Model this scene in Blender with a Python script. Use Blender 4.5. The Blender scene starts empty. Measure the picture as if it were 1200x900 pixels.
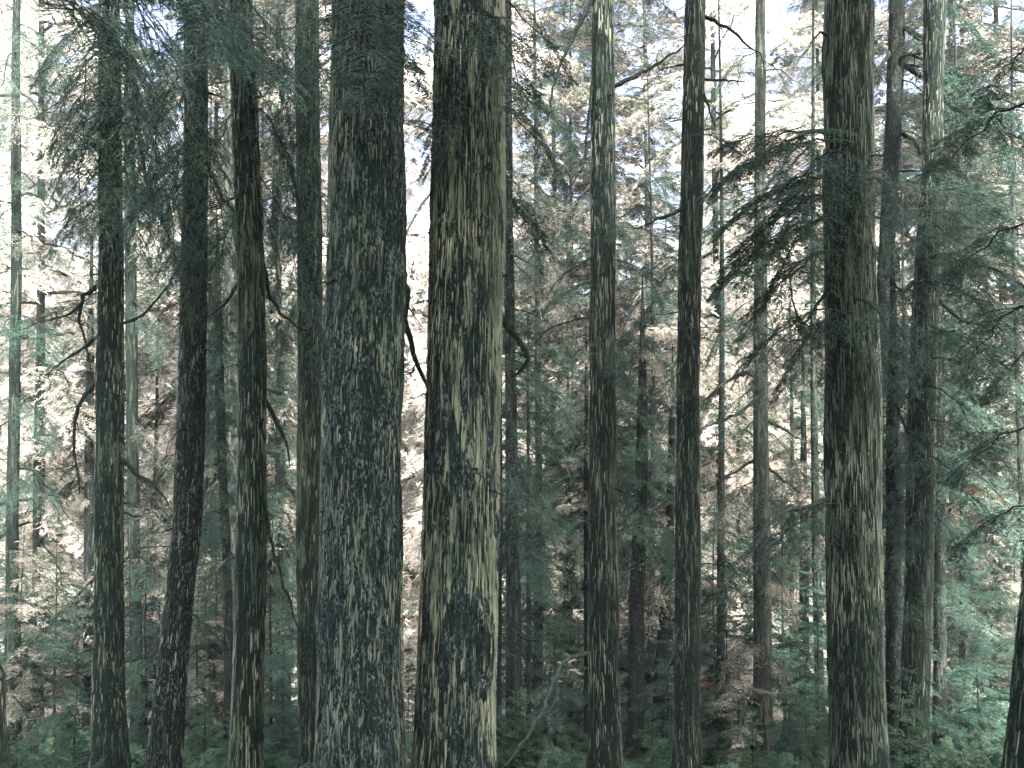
import bpy, math, random
import numpy as np

# ------------------------------------------------------------------ camera, sky, sun, exposure
S = bpy.context.scene
COL = S.collection
PI = math.pi
F = 1040.0                      # focal length in photo pixels (1200 wide)
PITCH = math.radians(2.0)
CAMZ = 1.6
cam = bpy.data.cameras.new('camera')
cam.sensor_width = 36.0
cam.lens = 36.0 * F / 1200.0
cam.clip_start = 0.05
cam.clip_end = 20000
co = bpy.data.objects.new('camera', cam)
COL.objects.link(co)
co.location = (0, 0, CAMZ)
co.rotation_euler = (PI / 2 + PITCH, 0, 0)
S.camera = co

SUN_EL = math.radians(50)
SUN_AZ = math.radians(158)       # clockwise from +Y (the view direction) towards +X
world = bpy.data.worlds.new('World')
S.world = world
world.use_nodes = True
wn = world.node_tree.nodes
wl = world.node_tree.links
bg = wn['Background']
sky = wn.new('ShaderNodeTexSky')
sky.sky_type = 'NISHITA'
sky.sun_disc = False
sky.sun_elevation = SUN_EL
sky.sun_rotation = SUN_AZ
sky.air_density = 0.8
sky.dust_density = 9.0
sky.ozone_density = 0.5
wl.new(sky.outputs[0], bg.inputs['Color'])
bg.inputs['Strength'].default_value = 0.15
sl = bpy.data.lights.new('sun', 'SUN')
sl.energy = 4.6
sl.angle = math.radians(10)
sl.color = (1.0, 0.91, 0.85)
so = bpy.data.objects.new('sun', sl)
COL.objects.link(so)
so.rotation_euler = (PI / 2 - SUN_EL, 0, -SUN_AZ + PI)
so.location = (20, 20, 60)
S.view_settings.view_transform = 'Standard'
S.view_settings.look = 'None'
S.view_settings.gamma = 1
S.view_settings.exposure = 3.0
S.view_settings.use_curve_mapping = False
cy = S.cycles
cy.max_bounces = 6
cy.diffuse_bounces = 4
cy.glossy_bounces = 1
cy.transmission_bounces = 4
cy.transparent_max_bounces = 4
cy.volume_bounces = 1
cy.use_denoising = True
cy.denoiser = 'OPENIMAGEDENOISE'
cy.denoising_input_passes = 'RGB_ALBEDO_NORMAL'
cy.caustics_reflective = False
cy.caustics_refractive = False
cy.use_adaptive_sampling = True
cy.adaptive_threshold = 0.03

R = np.random.RandomState(7)
random.seed(7)


def unproj(px, py, Y):
    """world point seen at photo pixel (px, py) lying on the plane y = Y"""
    u = (px - 600.0) / F
    v = (450.0 - py) / F
    s = Y / (math.cos(PITCH) - v * math.sin(PITCH))
    return np.array([u * s, Y, CAMZ + s * (math.sin(PITCH) + v * math.cos(PITCH))]), s


def ground_z(x, y):
    x = np.asarray(x, float)
    y = np.asarray(y, float)


    yy = np.clip(y, -6, None)
    slope = 0.315 * yy
    z = -np.where(slope < 36, slope, 36 + 22 * (1 - np.exp(-(slope - 36) / 22)))
    z = z + 0.28 * np.sin(x * 0.31 + 1.3) * np.cos(y * 0.23) + 0.12 * np.sin(x * 0.9 + y * 0.7)
    z = z - 0.28 * math.sin(1.3)
    return z


# ------------------------------------------------------------------ numeric helpers
def vnoise(a, b, per_a, seed):
    """value noise; a is periodic with integer period per_a"""
    rs = np.random.RandomState(seed)
    T = rs.rand(max(per_a, 1), 512)
    a0 = np.floor(a).astype(int)
    b0 = np.floor(b).astype(int)
    fa = a - a0
    fb = b - b0
    fa = fa * fa * (3 - 2 * fa)
    fb = fb * fb * (3 - 2 * fb)
    i0 = a0 % per_a
    i1 = (a0 + 1) % per_a
    j0 = b0 % 512
    j1 = (b0 + 1) % 512
    return (T[i0, j0] * (1 - fa) * (1 - fb) + T[i1, j0] * fa * (1 - fb) + T[i0, j1] * (1 - fa) * fb + T[i1, j1] * fa * fb)


class Geo:
    def __init__(s):
        s.v = []
        s.f = []
        s.m = []
        s.n = 0

    def add(s, V, Fc, mat=0):
        V = np.asarray(V, float).reshape(-1, 3)
        Fc = np.asarray(Fc, int)
        if len(V) == 0 or len(Fc) == 0:
            return
        s.v.append(V)
        s.f.append(Fc + s.n)
        s.m.append(np.full(len(Fc), mat))
        s.n += len(V)

    def add_geo(s, g, M=None, off=None):
        base = s.n
        V = np.concatenate(g.v)
        if M is not None:
            V = V @ np.asarray(M).T
        if off is not None:
            V = V + np.asarray(off)
        s.v.append(V)
        s.n += len(V)
        for f, m in zip(g.f, g.m):
            s.f.append(f + base)
            s.m.append(m)

    def mesh(s, name, mats, smooth=True):
        V = np.concatenate(s.v)
        me = bpy.data.meshes.new(name)
        loops = np.concatenate([f.ravel() for f in s.f])
        sizes = np.concatenate([np.full(len(f), f.shape[1]) for f in s.f])
        starts = np.concatenate([[0], np.cumsum(sizes)[:-1]])
        me.vertices.add(len(V))
        me.vertices.foreach_set('co', V.astype(np.float32).ravel())
        me.loops.add(len(loops))
        me.loops.foreach_set('vertex_index', loops.astype(np.int32))
        me.polygons.add(len(sizes))
        me.polygons.foreach_set('loop_start', starts.astype(np.int32))
        me.polygons.foreach_set('loop_total', sizes.astype(np.int32))
        me.polygons.foreach_set('material_index', np.concatenate(s.m).astype(np.int32))
        if smooth:
            me.polygons.foreach_set('use_smooth', np.ones(len(sizes), bool))
        for m in mats:
            me.materials.append(m)
        me.update(calc_edges=True)
        return me


def norm(a):
    return a / np.maximum(np.linalg.norm(a, axis=-1, keepdims=True), 1e-9)


def tubes(P, Rr, k=5):
    """P (n, m, 3) polylines with radii Rr (n, m) -> verts, quads, all vectorised"""
    P = np.asarray(P, float)
    Rr = np.asarray(Rr, float)
    n, m, _ = P.shape
    T = np.empty_like(P)
    T[:, 1:-1] = P[:, 2:] - P[:, :-2]
    T[:, 0] = P[:, 1] - P[:, 0]
    T[:, -1] = P[:, -1] - P[:, -2]
    T = norm(T)
    d = norm(P[:, -1] - P[:, 0])
    ref = np.where(np.abs(d[:, 2:3]) > 0.8, np.array([[1.0, 0.2, 0]]), np.array([[0, 0.1, 1.0]]))[:, None, :]
    A = norm(np.cross(T, np.broadcast_to(ref, T.shape)))
    B = np.cross(T, A)
    th = np.arange(k) * 2 * PI / k
    V = P[:, :, None, :] + Rr[:, :, None, None] * (A[:, :, None, :] * np.cos(th)[None, None, :, None] + B[:, :, None, :] * np.sin(th)[None, None, :, None])
    V = V.reshape(-1, 3)
    i = np.arange(n)[:, None, None] * m * k
    j = np.arange(m - 1)[None, :, None] * k
    q = np.arange(k)[None, None, :]
    q2 = (q + 1) % k
    a = i + j + q
    b = i + j + q2
    Fq = np.stack([a, b, b + k, a + k], -1).reshape(-1, 4)
    return V, Fq


# ------------------------------------------------------------------ materials
def new_mat(name):
    m = bpy.data.materials.new(name)
    m.use_nodes = True
    nt = m.node_tree
    nt.nodes.clear()
    out = nt.nodes.new('ShaderNodeOutputMaterial')
    return m, nt, out


def ramp(nt, stops, fac=None, interp='LINEAR'):
    r = nt.nodes.new('ShaderNodeValToRGB')
    e = r.color_ramp.elements
    r.color_ramp.interpolation = interp
    while len(e) > len(stops):
        e.remove(e[-1])
    while len(e) < len(stops):
        e.new(1.0)
    for el, (p, c) in zip(e, stops):
        el.position = p
        el.color = (*c, 1) if len(c) == 3 else c
    if fac is not None:
        nt.links.new(fac, r.inputs[0])
    return r


def mix(nt, fac, a, b):
    n = nt.nodes.new('ShaderNodeMix')
    n.data_type = 'RGBA'
    for sock, val in ((n.inputs['Factor'], fac), (n.inputs['A'], a), (n.inputs['B'], b)):
        pass
    L = nt.links
    fs = n.inputs[0]
    As = n.inputs[6]
    Bs = n.inputs[7]
    for sock, val in ((fs, fac), (As, a), (Bs, b)):
        if isinstance(val, bpy.types.NodeSocket):
            L.new(val, sock)
        elif isinstance(val, tuple):
            sock.default_value = (*val, 1)
        else:
            sock.default_value = val
    return n.outputs[2]


def noise(nt, vec, scale, detail=3, rough=0.55, dist=0.0):
    n = nt.nodes.new('ShaderNodeTexNoise')
    n.inputs['Scale'].default_value = scale
    n.inputs['Detail'].default_value = detail
    n.inputs['Roughness'].default_value = rough
    n.inputs['Distortion'].default_value = dist
    nt.links.new(vec, n.inputs['Vector'])
    return n.outputs['Fac']


def mapping(nt, sc, rnd=True):
    tc = nt.nodes.new('ShaderNodeTexCoord')
    mp = nt.nodes.new('ShaderNodeMapping')
    nt.links.new(tc.outputs['Object'], mp.inputs['Vector'])
    mp.inputs['Scale'].default_value = sc
    if rnd:
        oi = nt.nodes.new('ShaderNodeObjectInfo')
        mm = nt.nodes.new('ShaderNodeMath')
        mm.operation = 'MULTIPLY'
        mm.inputs[1].default_value = 60
        nt.links.new(oi.outputs['Random'], mm.inputs[0])
        nt.links.new(mm.outputs[0], mp.inputs['Location'])
    return mp.outputs[0]


def bark_mat(name, dark, mid, streak, streak2, s_lo=0.55, s_hi=0.62, speck=0.3, sc=1.0, stretch=0.1, bump=0.5, fleck=(.10, .125, .12)):
    dark, mid = [(q[0] * .72, q[1] * 1.08, q[2]) for q in (dark, mid)]
    streak, streak2 = [(q[0] * .90, q[1] * 1.04, q[2]) for q in (streak, streak2)]
    m, nt, out = new_mat(name)
    L = nt.links
    v1 = mapping(nt, (15 * sc, 15 * sc, 15 * sc * stretch))
    v2 = mapping(nt, (22 * sc, 22 * sc, 4.5 * sc))
    v3 = mapping(nt, (42 * sc, 42 * sc, 15 * sc))
    v4 = mapping(nt, (1.6, 1.6, 0.55))
    n1 = noise(nt, v1, 1.0, 4, 0.6, 0.6)
    n2 = noise(nt, v2, 1.0, 4, 0.65, 0.4)
    n3 = noise(nt, v3, 1.0, 2, 0.6, 0.2)
    n4 = noise(nt, v4, 1.0, 2, 0.5)
    base = ramp(nt, [(0.36, dark), (0.52, tuple(0.55 * a + 0.45 * b for a, b in zip(dark, mid))), (0.66, mid)], n2).outputs[0]
    # grey-blue crustose flecks
    sp = ramp(nt, [(0.63 - 0.10 * speck, (0, 0, 0)), (0.68 - 0.10 * speck, (1, 1, 1))], n3).outputs[0]
    # flecks come in drifts and differ in tone
    v5 = mapping(nt, (5, 5, 2.2))
    n5 = noise(nt, v5, 1.0, 3, 0.6)
    dr = ramp(nt, [(.40, (.12, .12, .12)), (.60, (1, 1, 1))], n5).outputs[0]
    ml = nt.nodes.new('ShaderNodeMath')
    ml.operation = 'MULTIPLY'
    L.new(sp, ml.inputs[0])
    L.new(dr, ml.inputs[1])
    fl = mix(nt, ramp(nt, [(.4, (0, 0, 0)), (.6, (1, 1, 1))], n2).outputs[0], tuple(.5 * q for q in fleck), tuple(1.5 * q for q in fleck))
    c = mix(nt, ml.outputs[0], base, fl)
    # long vertical ribbons, patchy along the stem
    add = nt.nodes.new('ShaderNodeMath')
    add.operation = 'MULTIPLY_ADD'
    L.new(n4, add.inputs[0])
    add.inputs[1].default_value = 0.30
    add.inputs[2].default_value = -0.15
    ad2 = nt.nodes.new('ShaderNodeMath')
    ad2.operation = 'ADD'
    L.new(n1, ad2.inputs[0])
    L.new(add.outputs[0], ad2.inputs[1])
    st = ramp(nt, [(s_lo, (0, 0, 0)), (s_hi, (1, 1, 1))], ad2.outputs[0]).outputs[0]
    sc2 = ramp(nt, [(0.4, streak), (0.6, streak2)], n2).outputs[0]
    c = mix(nt, st, c, sc2)
    p = nt.nodes.new('ShaderNodeBsdfPrincipled')
    p.inputs['Roughness'].default_value = 0.85
    p.inputs['Specular IOR Level'].default_value = 0.10
    L.new(c, p.inputs['Base Color'])
    b = nt.nodes.new('ShaderNodeBump')
    b.inputs['Strength'].default_value = bump
    b.inputs['Distance'].default_value = 0.02
    ah = nt.nodes.new('ShaderNodeMath')
    ah.operation = 'ADD'
    L.new(n2, ah.inputs[0])
    L.new(ad2.outputs[0], ah.inputs[1])
    L.new(ah.outputs[0], b.inputs['Height'])
    L.new(b.outputs[0], p.inputs['Normal'])
    L.new(p.outputs[0], out.inputs[0])
    return m


def leaf_mat(name, stops, transl=0.35, rough=0.6, big=None):
    """needle material: one colour per spray (random per island), light passes through"""
    m, nt, out = new_mat(name)
    L = nt.links
    g = nt.nodes.new('ShaderNodeNewGeometry')
    v = mapping(nt, (0.9, 0.9, 0.9))
    nz = noise(nt, v, 1.0, 2, 0.6)
    a = nt.nodes.new('ShaderNodeMath')
    a.operation = 'MULTIPLY_ADD'
    L.new(g.outputs['Random Per Island'], a.inputs[0])
    a.inputs[1].default_value = 0.55
    mm = nt.nodes.new('ShaderNodeMath')
    mm.operation = 'MULTIPLY_ADD'
    L.new(nz, mm.inputs[0])
    mm.inputs[1].default_value = 1.5
    mm.inputs[2].default_value = -0.52
    L.new(mm.outputs[0], a.inputs[2])
    c = ramp(nt, stops, a.outputs[0]).outputs[0]
    p = nt.nodes.new('ShaderNodeBsdfPrincipled')
    p.inputs['Roughness'].default_value = rough
    p.inputs['Specular IOR Level'].default_value = 0.3
    L.new(c, p.inputs['Base Color'])
    t = nt.nodes.new('ShaderNodeBsdfTranslucent')
    L.new(c, t.inputs[0])
    ms = nt.nodes.new('ShaderNodeMixShader')
    ms.inputs[0].default_value = transl
    L.new(p.outputs[0], ms.inputs[1])
    L.new(t.outputs[0], ms.inputs[2])
    L.new(ms.outputs[0], out.inputs[0])
    return m


M = {}
M['bark_thick'] = bark_mat('bark_thick', (.003, .006, .007), (.018, .029, .026), (.07, .095, .078), (.155, .175, .14), .58, .64, .9, 1.2, .12, .8, (.10, .13, .13))
M['bark_shaggy'] = bark_mat('bark_shaggy', (.003, .006, .007), (.024, .034, .031), (.10, .118, .088), (.225, .24, .18), .57, .63, .8, .9, .07, .8, (.10, .12, .13))
M['bark_ribbed'] = bark_mat('bark_ribbed', (.004, .007, .007), (.015, .021, .019), (.038, .048, .038), (.085, .092, .070), .56, .63, .3, 1.3, .06, .7, (.07, .085, .08))
M['bark_dark'] = bark_mat('bark_dark', (.003, .005, .006), (.009, .014, .013), (.028, .038, .030), (.06, .068, .052), .58, .66, .7, 1.2, .12, .7, (.09, .10, .10))
M['bark_moss'] = bark_mat('bark_moss', (.003, .006, .006), (.012, .019, .016), (.034, .048, .032), (.08, .095, .062), .55, .62, .3, 1.2, .08, .7, (.06, .08, .07))
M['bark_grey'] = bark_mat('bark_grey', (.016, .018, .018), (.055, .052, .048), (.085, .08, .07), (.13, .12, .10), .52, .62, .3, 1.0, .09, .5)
M['lichen'] = leaf_mat('lichen', [(0, (.03, .046, .038)), (.42, (.10, .135, .095)), (.72, (.25, .28, .20)), (1, (.45, .465, .35))], .1, .9)
M['lichen_grey'] = leaf_mat('lichen_grey', [(0, (.018, .034, .03)), (.45, (.068, .097, .078)), (.75, (.165, .195, .155)), (1, (.31, .335, .26))], .1, .9)
M['wood'] = bark_mat('limb_bark', (.006, .008, .008), (.022, .024, .022), (.04, .044, .036), (.06, .062, .05), .58, .7, .4, 1.5, .3, .5)
M['wood_grey'] = bark_mat('dead_wood', (.03, .03, .03), (.11, .095, .09), (.14, .125, .115), (.19, .17, .16), .58, .7, .4, 1.5, .3, .5)
M['needle'] = leaf_mat('hemlock_needles', [(0, (.008, .027, .020)), (.5, (.018, .054, .040)), (.8, (.042, .09, .066)), (1, (.12, .18, .135))], .3)
M['needle_near'] = leaf_mat('silvery_needles', [(0, (.02, .085, .055)), (.45, (.05, .15, .11)), (.70, (.22, .32, .30)), (1, (.55, .63, .64))], .25)
M['needle_under'] = leaf_mat('sapling_needles', [(0, (.012, .038, .024)), (.5, (.03, .08, .048)), (1, (.12, .19, .11))], .35)
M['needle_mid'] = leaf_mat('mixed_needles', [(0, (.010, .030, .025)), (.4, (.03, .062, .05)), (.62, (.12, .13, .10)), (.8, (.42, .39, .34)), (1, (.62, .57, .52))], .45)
M['needle_far'] = leaf_mat('sunlit_pale_needles', [(0, (.10, .19, .14)), (.32, (.27, .35, .28)), (.48, (.70, .655, .61)), (1, (.88, .83, .80))], .55)  # sunlit cream of the far foliage is put into the base colour
M['needle_rust'] = leaf_mat('rusty_needles', [(0, (.06, .04, .025)), (.5, (.13, .07, .045)), (1, (.22, .11, .07))], .4)

m, nt, out = new_mat('forest_floor')
v = mapping(nt, (1, 1, 1), False)
n1 = noise(nt, v, 0.6, 5, .6)
n2 = noise(nt, v, 9, 4, .6)
c1 = ramp(nt, [(.4, (.03, .05, .03)), (.55, (.08, .09, .055)), (.7, (.17, .14, .10))], n1).outputs[0]
c2 = ramp(nt, [(.35, (.03, .035, .025)), (.65, (.20, .18, .13))], n2).outputs[0]
p = nt.nodes.new('ShaderNodeBsdfPrincipled')
p.inputs['Roughness'].default_value = .95
nt.links.new(mix(nt, .5, c1, c2), p.inputs['Base Color'])
b = nt.nodes.new('ShaderNodeBump')
b.inputs['Distance'].default_value = .06
nt.links.new(n2, b.inputs['Height'])
nt.links.new(b.outputs[0], p.inputs['Normal'])
nt.links.new(p.outputs[0], out.inputs[0])
M['ground'] = m


# ------------------------------------------------------------------ object helpers
def link(name, me, parent=None, loc=(0, 0, 0), rz=0.0, scale=None):
    o = bpy.data.objects.new(name, me)
    COL.objects.link(o)
    o.location = loc
    o.rotation_euler = (0, 0, rz)
    if scale is not None:
        o.scale = scale
    if parent is not None:
        o.parent = parent
    return o


def thing(name, label, cat, loc, group=None, rz=0.0):
    o = bpy.data.objects.new(name, None)
    COL.objects.link(o)
    o.empty_display_size = 0.3
    o.location = loc
    o.rotation_euler = (0, 0, rz)
    o['label'] = label
    o['category'] = cat
    if group:
        o['group'] = group
    return o


# ------------------------------------------------------------------ ground
def build_ground():
    xs = np.concatenate([np.linspace(-9000, -120, 14), np.linspace(-110, 110, 180), np.linspace(120, 9000, 14)])
    ys = np.concatenate([np.linspace(-9000, -40, 8), np.linspace(-30, 150, 190), np.linspace(170, 9000, 30)])
    X, Y = np.meshgrid(xs, ys, indexing='ij')
    Z = ground_z(X, Y)
    g = Geo()
    nx, ny = X.shape
    i = np.arange(nx - 1)[:, None] * ny
    j = np.arange(ny - 1)[None, :]
    a = (i + j).ravel()
    g.add(np.stack([X, Y, Z], -1), np.stack([a, a + ny, a + ny + 1, a + 1], -1))
    o = link('ground', g.mesh('ground', [M['ground']]))
    o['kind'] = 'structure'


build_ground()


# ------------------------------------------------------------------ boughs
def bough(seed, L=2.5, sides=16, twigs=9, needles=8, nl=0.05, nw=0.012, rise=0.25, droop=0.55,
          hang=0.15, spread=0.42, wood_r=0.02, twig_wood=False, start=0.12):
    """a flat hemlock bough running along +X from the origin. material 0 wood, 1 needles"""
    rs = np.random.RandomState(seed)
    g = Geo()
    bend = rs.uniform(-0.12, 0.12)

    def axis(t):
        return np.stack([L * t, L * bend * t * t + 0.0 * t, L * (rise * t - droop * t * t)], -1)

    tt = np.linspace(0, 1, 12)
    P = axis(tt) + rs.normal(0, .012 * L, (12, 3)) * np.minimum(tt * 4, 1)[:, None]
    V, Q = tubes(P[None], (wood_r * (1 - .85 * tt))[None], 6)
    g.add(V, Q, 0)
    # side branches
    k = sides * 2
    t = start + (0.98 - start) * (np.arange(k) + rs.uniform(-.5, .5, k)) / k
    t = np.clip(t, start * .8, .99)
    sg = np.where(np.arange(k) % 2 == 0, 1.0, -1.0)
    ln = L * spread * (1 - t) ** .75 * (.35 + .65 * np.minimum(1, t / .28)) * rs.uniform(.25, 1.3, k) + L * .05
    O = axis(t)
    T = norm(axis(t + .02) - axis(t - .02))
    ang = rs.uniform(.5, 1.3, k)
    D = T * np.cos(ang)[:, None] + np.array([0, 1.0, 0])[None] * (sg * np.sin(ang))[:, None]
    D[:, 2] += rs.normal(0, .20, k)
    D = norm(D)
    m = 5
    s = np.linspace(0, 1, m)
    sag = rs.uniform(.02, .32, k) + hang
    Ps = O[:, None] + D[:, None] * (ln[:, None] * s[None])[..., None]
    Ps[..., 2] -= sag[:, None] * ln[:, None] * s[None] ** 2
    V, Q = tubes(Ps, np.maximum(wood_r * .28 * (1 - .8 * s)[None] * np.ones((k, 1)), .0015), 3)
    g.add(V, Q, 0)
    # twigs
    w = twigs
    u = (np.arange(w) + .5) / w
    U = np.clip(u[None] + rs.uniform(-.06, .06, (k, w)), .03, 1)
    O2 = O[:, None] + D[:, None] * (ln[:, None] * U)[..., None]
    O2[..., 2] -= sag[:, None] * ln[:, None] * U ** 2
    T2 = D[:, None] + np.array([0, 0, -1.0]) * (2 * sag[:, None] * U)[..., None]
    T2 = norm(T2)
    pl = np.cross(T2, np.array([0, 0, 1.0]))
    pl = norm(pl)
    sg2 = np.where(np.arange(w) % 2 == 0, 1.0, -1.0)[None, :, None]
    a2 = rs.uniform(.5, 1.0, (k, w, 1))
    D2 = T2 * np.cos(a2) + pl * sg2 * np.sin(a2)
    D2[..., 2] += rs.normal(-hang, .12, (k, w))
    D2 = norm(D2)
    ln2 = (ln[:, None] * (.42 * (1 - U) + .10) + .03 * L ** .5) * rs.uniform(.6, 1.25, (k, w))
    K = k * w
    O2 = O2.reshape(K, 3)
    D2 = D2.reshape(K, 3)
    ln2 = ln2.reshape(K)
    if twig_wood:
        sw = np.linspace(0, 1, 3)
        Pt = O2[:, None] + D2[:, None] * (ln2[:, None] * sw[None])[..., None]
        Pt[..., 2] -= .12 * ln2[:, None] * sw[None] ** 2
        V, Q = tubes(Pt, np.full((K, 3), .0016), 3)
        g.add(V, Q, 0)
    # needles: narrow triangles either side of the twig
    q = needles
    un = (np.arange(q) + .6) / q
    Un = np.broadcast_to(un[None], (K, q)) + rs.uniform(-.4 / q, .4 / q, (K, q))
    O3 = O2[:, None] + D2[:, None] * (ln2[:, None] * Un)[..., None]
    O3[..., 2] -= .12 * ln2[:, None] * Un ** 2
    pp = norm(np.cross(D2, np.array([0, 0, 1.0])))
    s3 = np.where(np.arange(q) % 2 == 0, 1.0, -1.0)[None, :, None]
    fw = rs.uniform(.35, .8, (K, q, 1))
    D3 = D2[:, None] * fw + pp[:, None] * s3 * np.sqrt(1 - fw ** 2) + rs.normal(0, .16, (K, q, 3))
    D3 = norm(D3)
    l3 = nl * rs.uniform(.7, 1.3, (K, q, 1)) * (1 - .35 * Un[..., None])
    W = norm(np.cross(D3, norm(rs.normal(0, .55, (K, q, 3)) + np.array([0, 0, 1.0])))) * nw * .5
    A = O3 - W
    B = O3 + W
    C1 = O3 + D3 * l3
    Vn = np.stack([A, C1, B], 2).reshape(-1, 3)
    g.add(Vn, np.arange(len(Vn)).reshape(-1, 3), 1)
    return g


def rot(az, tilt, sc):
    ca, sa = math.cos(az), math.sin(az)
    ct, st = math.cos(tilt), math.sin(tilt)
    Rz = np.array([[ca, -sa, 0], [sa, ca, 0], [0, 0, 1]])
    Ry = np.array([[ct, 0, -st], [0, 1, 0], [st, 0, ct]])
    return Rz @ Ry * sc


def crown_geo(seed, tmpl, z0, z1, r0, r1, n, tilt0=-.25, tilt1=.25, rag=0.0):
    """a crown of boughs from templates between heights z0..z1"""
    rs = np.random.RandomState(seed)
    g = Geo()
    az = rs.uniform(0, 2 * PI)
    for i in range(n):
        t = ((i + rs.uniform(-.5, .5)) / n)
        t = min(max(t, 0), 1) ** .9
        z = z0 + (z1 - z0) * t
        az += 2.4 + rs.uniform(-.5, .5)
        r = (r0 + (r1 - r0) * t) * rs.uniform(.6 - rag, 1.15 + rag)
        b, L = tmpl[rs.randint(len(tmpl))]
        tl = tilt0 + (tilt1 - tilt0) * t + rs.normal(0, .10 + rag * .35)
        g.add_geo(b, rot(az, tl, r / L), (0, 0, z))
    return g


def coarse_tmpl(seed, n=3, L=3.0, **kw):
    return [(bough(seed + i, L=L, **kw), L) for i in range(n)]


# ------------------------------------------------------------------ trunks
def trunk_geo(rows, Y, height, rng_seed, rad_seg=48, dz=0.06, amp=0.012, cell=0.05, scar=None):
    """rows = [(py, xl, xr)] measured edges. returns geo (local to base), base point, fns"""
    zz, xx, rr = [], [], []
    for py, xl, xr in rows:
        pnt, s = unproj((xl + xr) / 2, py, Y)
        zz.append(pnt[2])
        xx.append(pnt[0])
        rr.append((xr - xl) / 2 / F * s)
    o = np.argsort(zz)
    zz = np.array(zz)[o]
    xx = np.array(xx)[o]
    rr = np.array(rr)[o]
    sl_lo = (xx[1] - xx[0]) / (zz[1] - zz[0]) * .6
    sl_hi = (xx[-1] - xx[-2]) / (zz[-1] - zz[-2]) * .4
    sl_lo = max(-.08, min(.08, sl_lo))
    sl_hi = max(-.03, min(.03, sl_hi))

    def cx(z):
        z = np.asarray(z, float)
        v = np.interp(z, zz, xx)
        v = np.where(z < zz[0], xx[0] + (z - zz[0]) * sl_lo, v)
        return np.where(z > zz[-1], xx[-1] + (z - zz[-1]) * sl_hi, v)
    x_b = xx[0]
    for _ in range(4):
        zb = float(ground_z(x_b, Y))
        x_b = float(cx(zb))
    ztop = zb + height

    def rad(z):
        z = np.asarray(z, float)
        v = np.interp(z, zz, rr)
        v = np.where(z < zz[0], rr[0] + (zz[0] - z) * .006, v)
        v = np.where(z > zz[-1], rr[-1] * np.clip((ztop - z) / max(ztop - zz[-1], .1), 0.04, 1) ** .9, v)
        return v * (1 + .55 * np.exp(-(z - zb) / .55))
    zvis = min(9.5 * Y / 12 + 2, ztop - 1)
    zs = np.concatenate([np.arange(zb - .35, zvis, dz), np.linspace(zvis, ztop, 24)])
    nz = len(zs)
    th = np.arange(rad_seg) / rad_seg
    TH, Z = np.meshgrid(th, zs, indexing='xy')      # (nz, rad)
    r = rad(Z)
    rm = float(np.mean(rr))
    per = max(6, int(2 * PI * rm / cell))
    n1 = vnoise(TH * per, Z / (cell * 6) + 3 * vnoise(TH * 6, Z / 1.2, 6, rng_seed + 5), per, rng_seed)
    n2 = vnoise(TH * per * 2, Z / (cell * 2.2), per * 2, rng_seed + 1)
    n3 = vnoise(TH * 5, Z / 1.1, 5, rng_seed + 2)
    ridge = 1 - np.abs(n1 * 2 - 1)
    r = r + amp * (1.8 * (ridge - .5) + 1.2 * (n2 - .5)) + rm * .15 * (n3 - .5)
    if scar:
        sth, szp, sw, sh, sd = scar
        dth = (TH - sth + .5) % 1.0 - .5
        q = (dth * 2 * PI * rm / sw) ** 2 + ((Z - szp) / sh) ** 2
        r = r - sd * np.exp(-q ** 1.6) + .05 * np.exp(-((np.sqrt(q) - 1.35) / .3) ** 2)
    flut = np.exp(-np.clip(Z - zb, 0, None) / .7) * (vnoise(TH * 7, Z * 0 + .5, 7, rng_seed + 3) - .4) * rm * .7
    r = np.maximum(r + flut, .008)
    ca, sa = np.cos(TH * 2 * PI), np.sin(TH * 2 * PI)
    V = np.stack([cx(Z) - x_b + r * ca, r * sa, Z - zb], -1).reshape(-1, 3)
    i = np.arange(nz - 1)[:, None] * rad_seg
    j = np.arange(rad_seg)[None]
    j2 = (j + 1) % rad_seg
    Q = np.stack([i + j, i + j2, i + rad_seg + j2, i + rad_seg + j], -1).reshape(-1, 4)
    g = Geo()
    g.add(V, Q)
    return g, np.array([x_b, Y, zb]), cx, rad, zb, ztop


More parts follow.
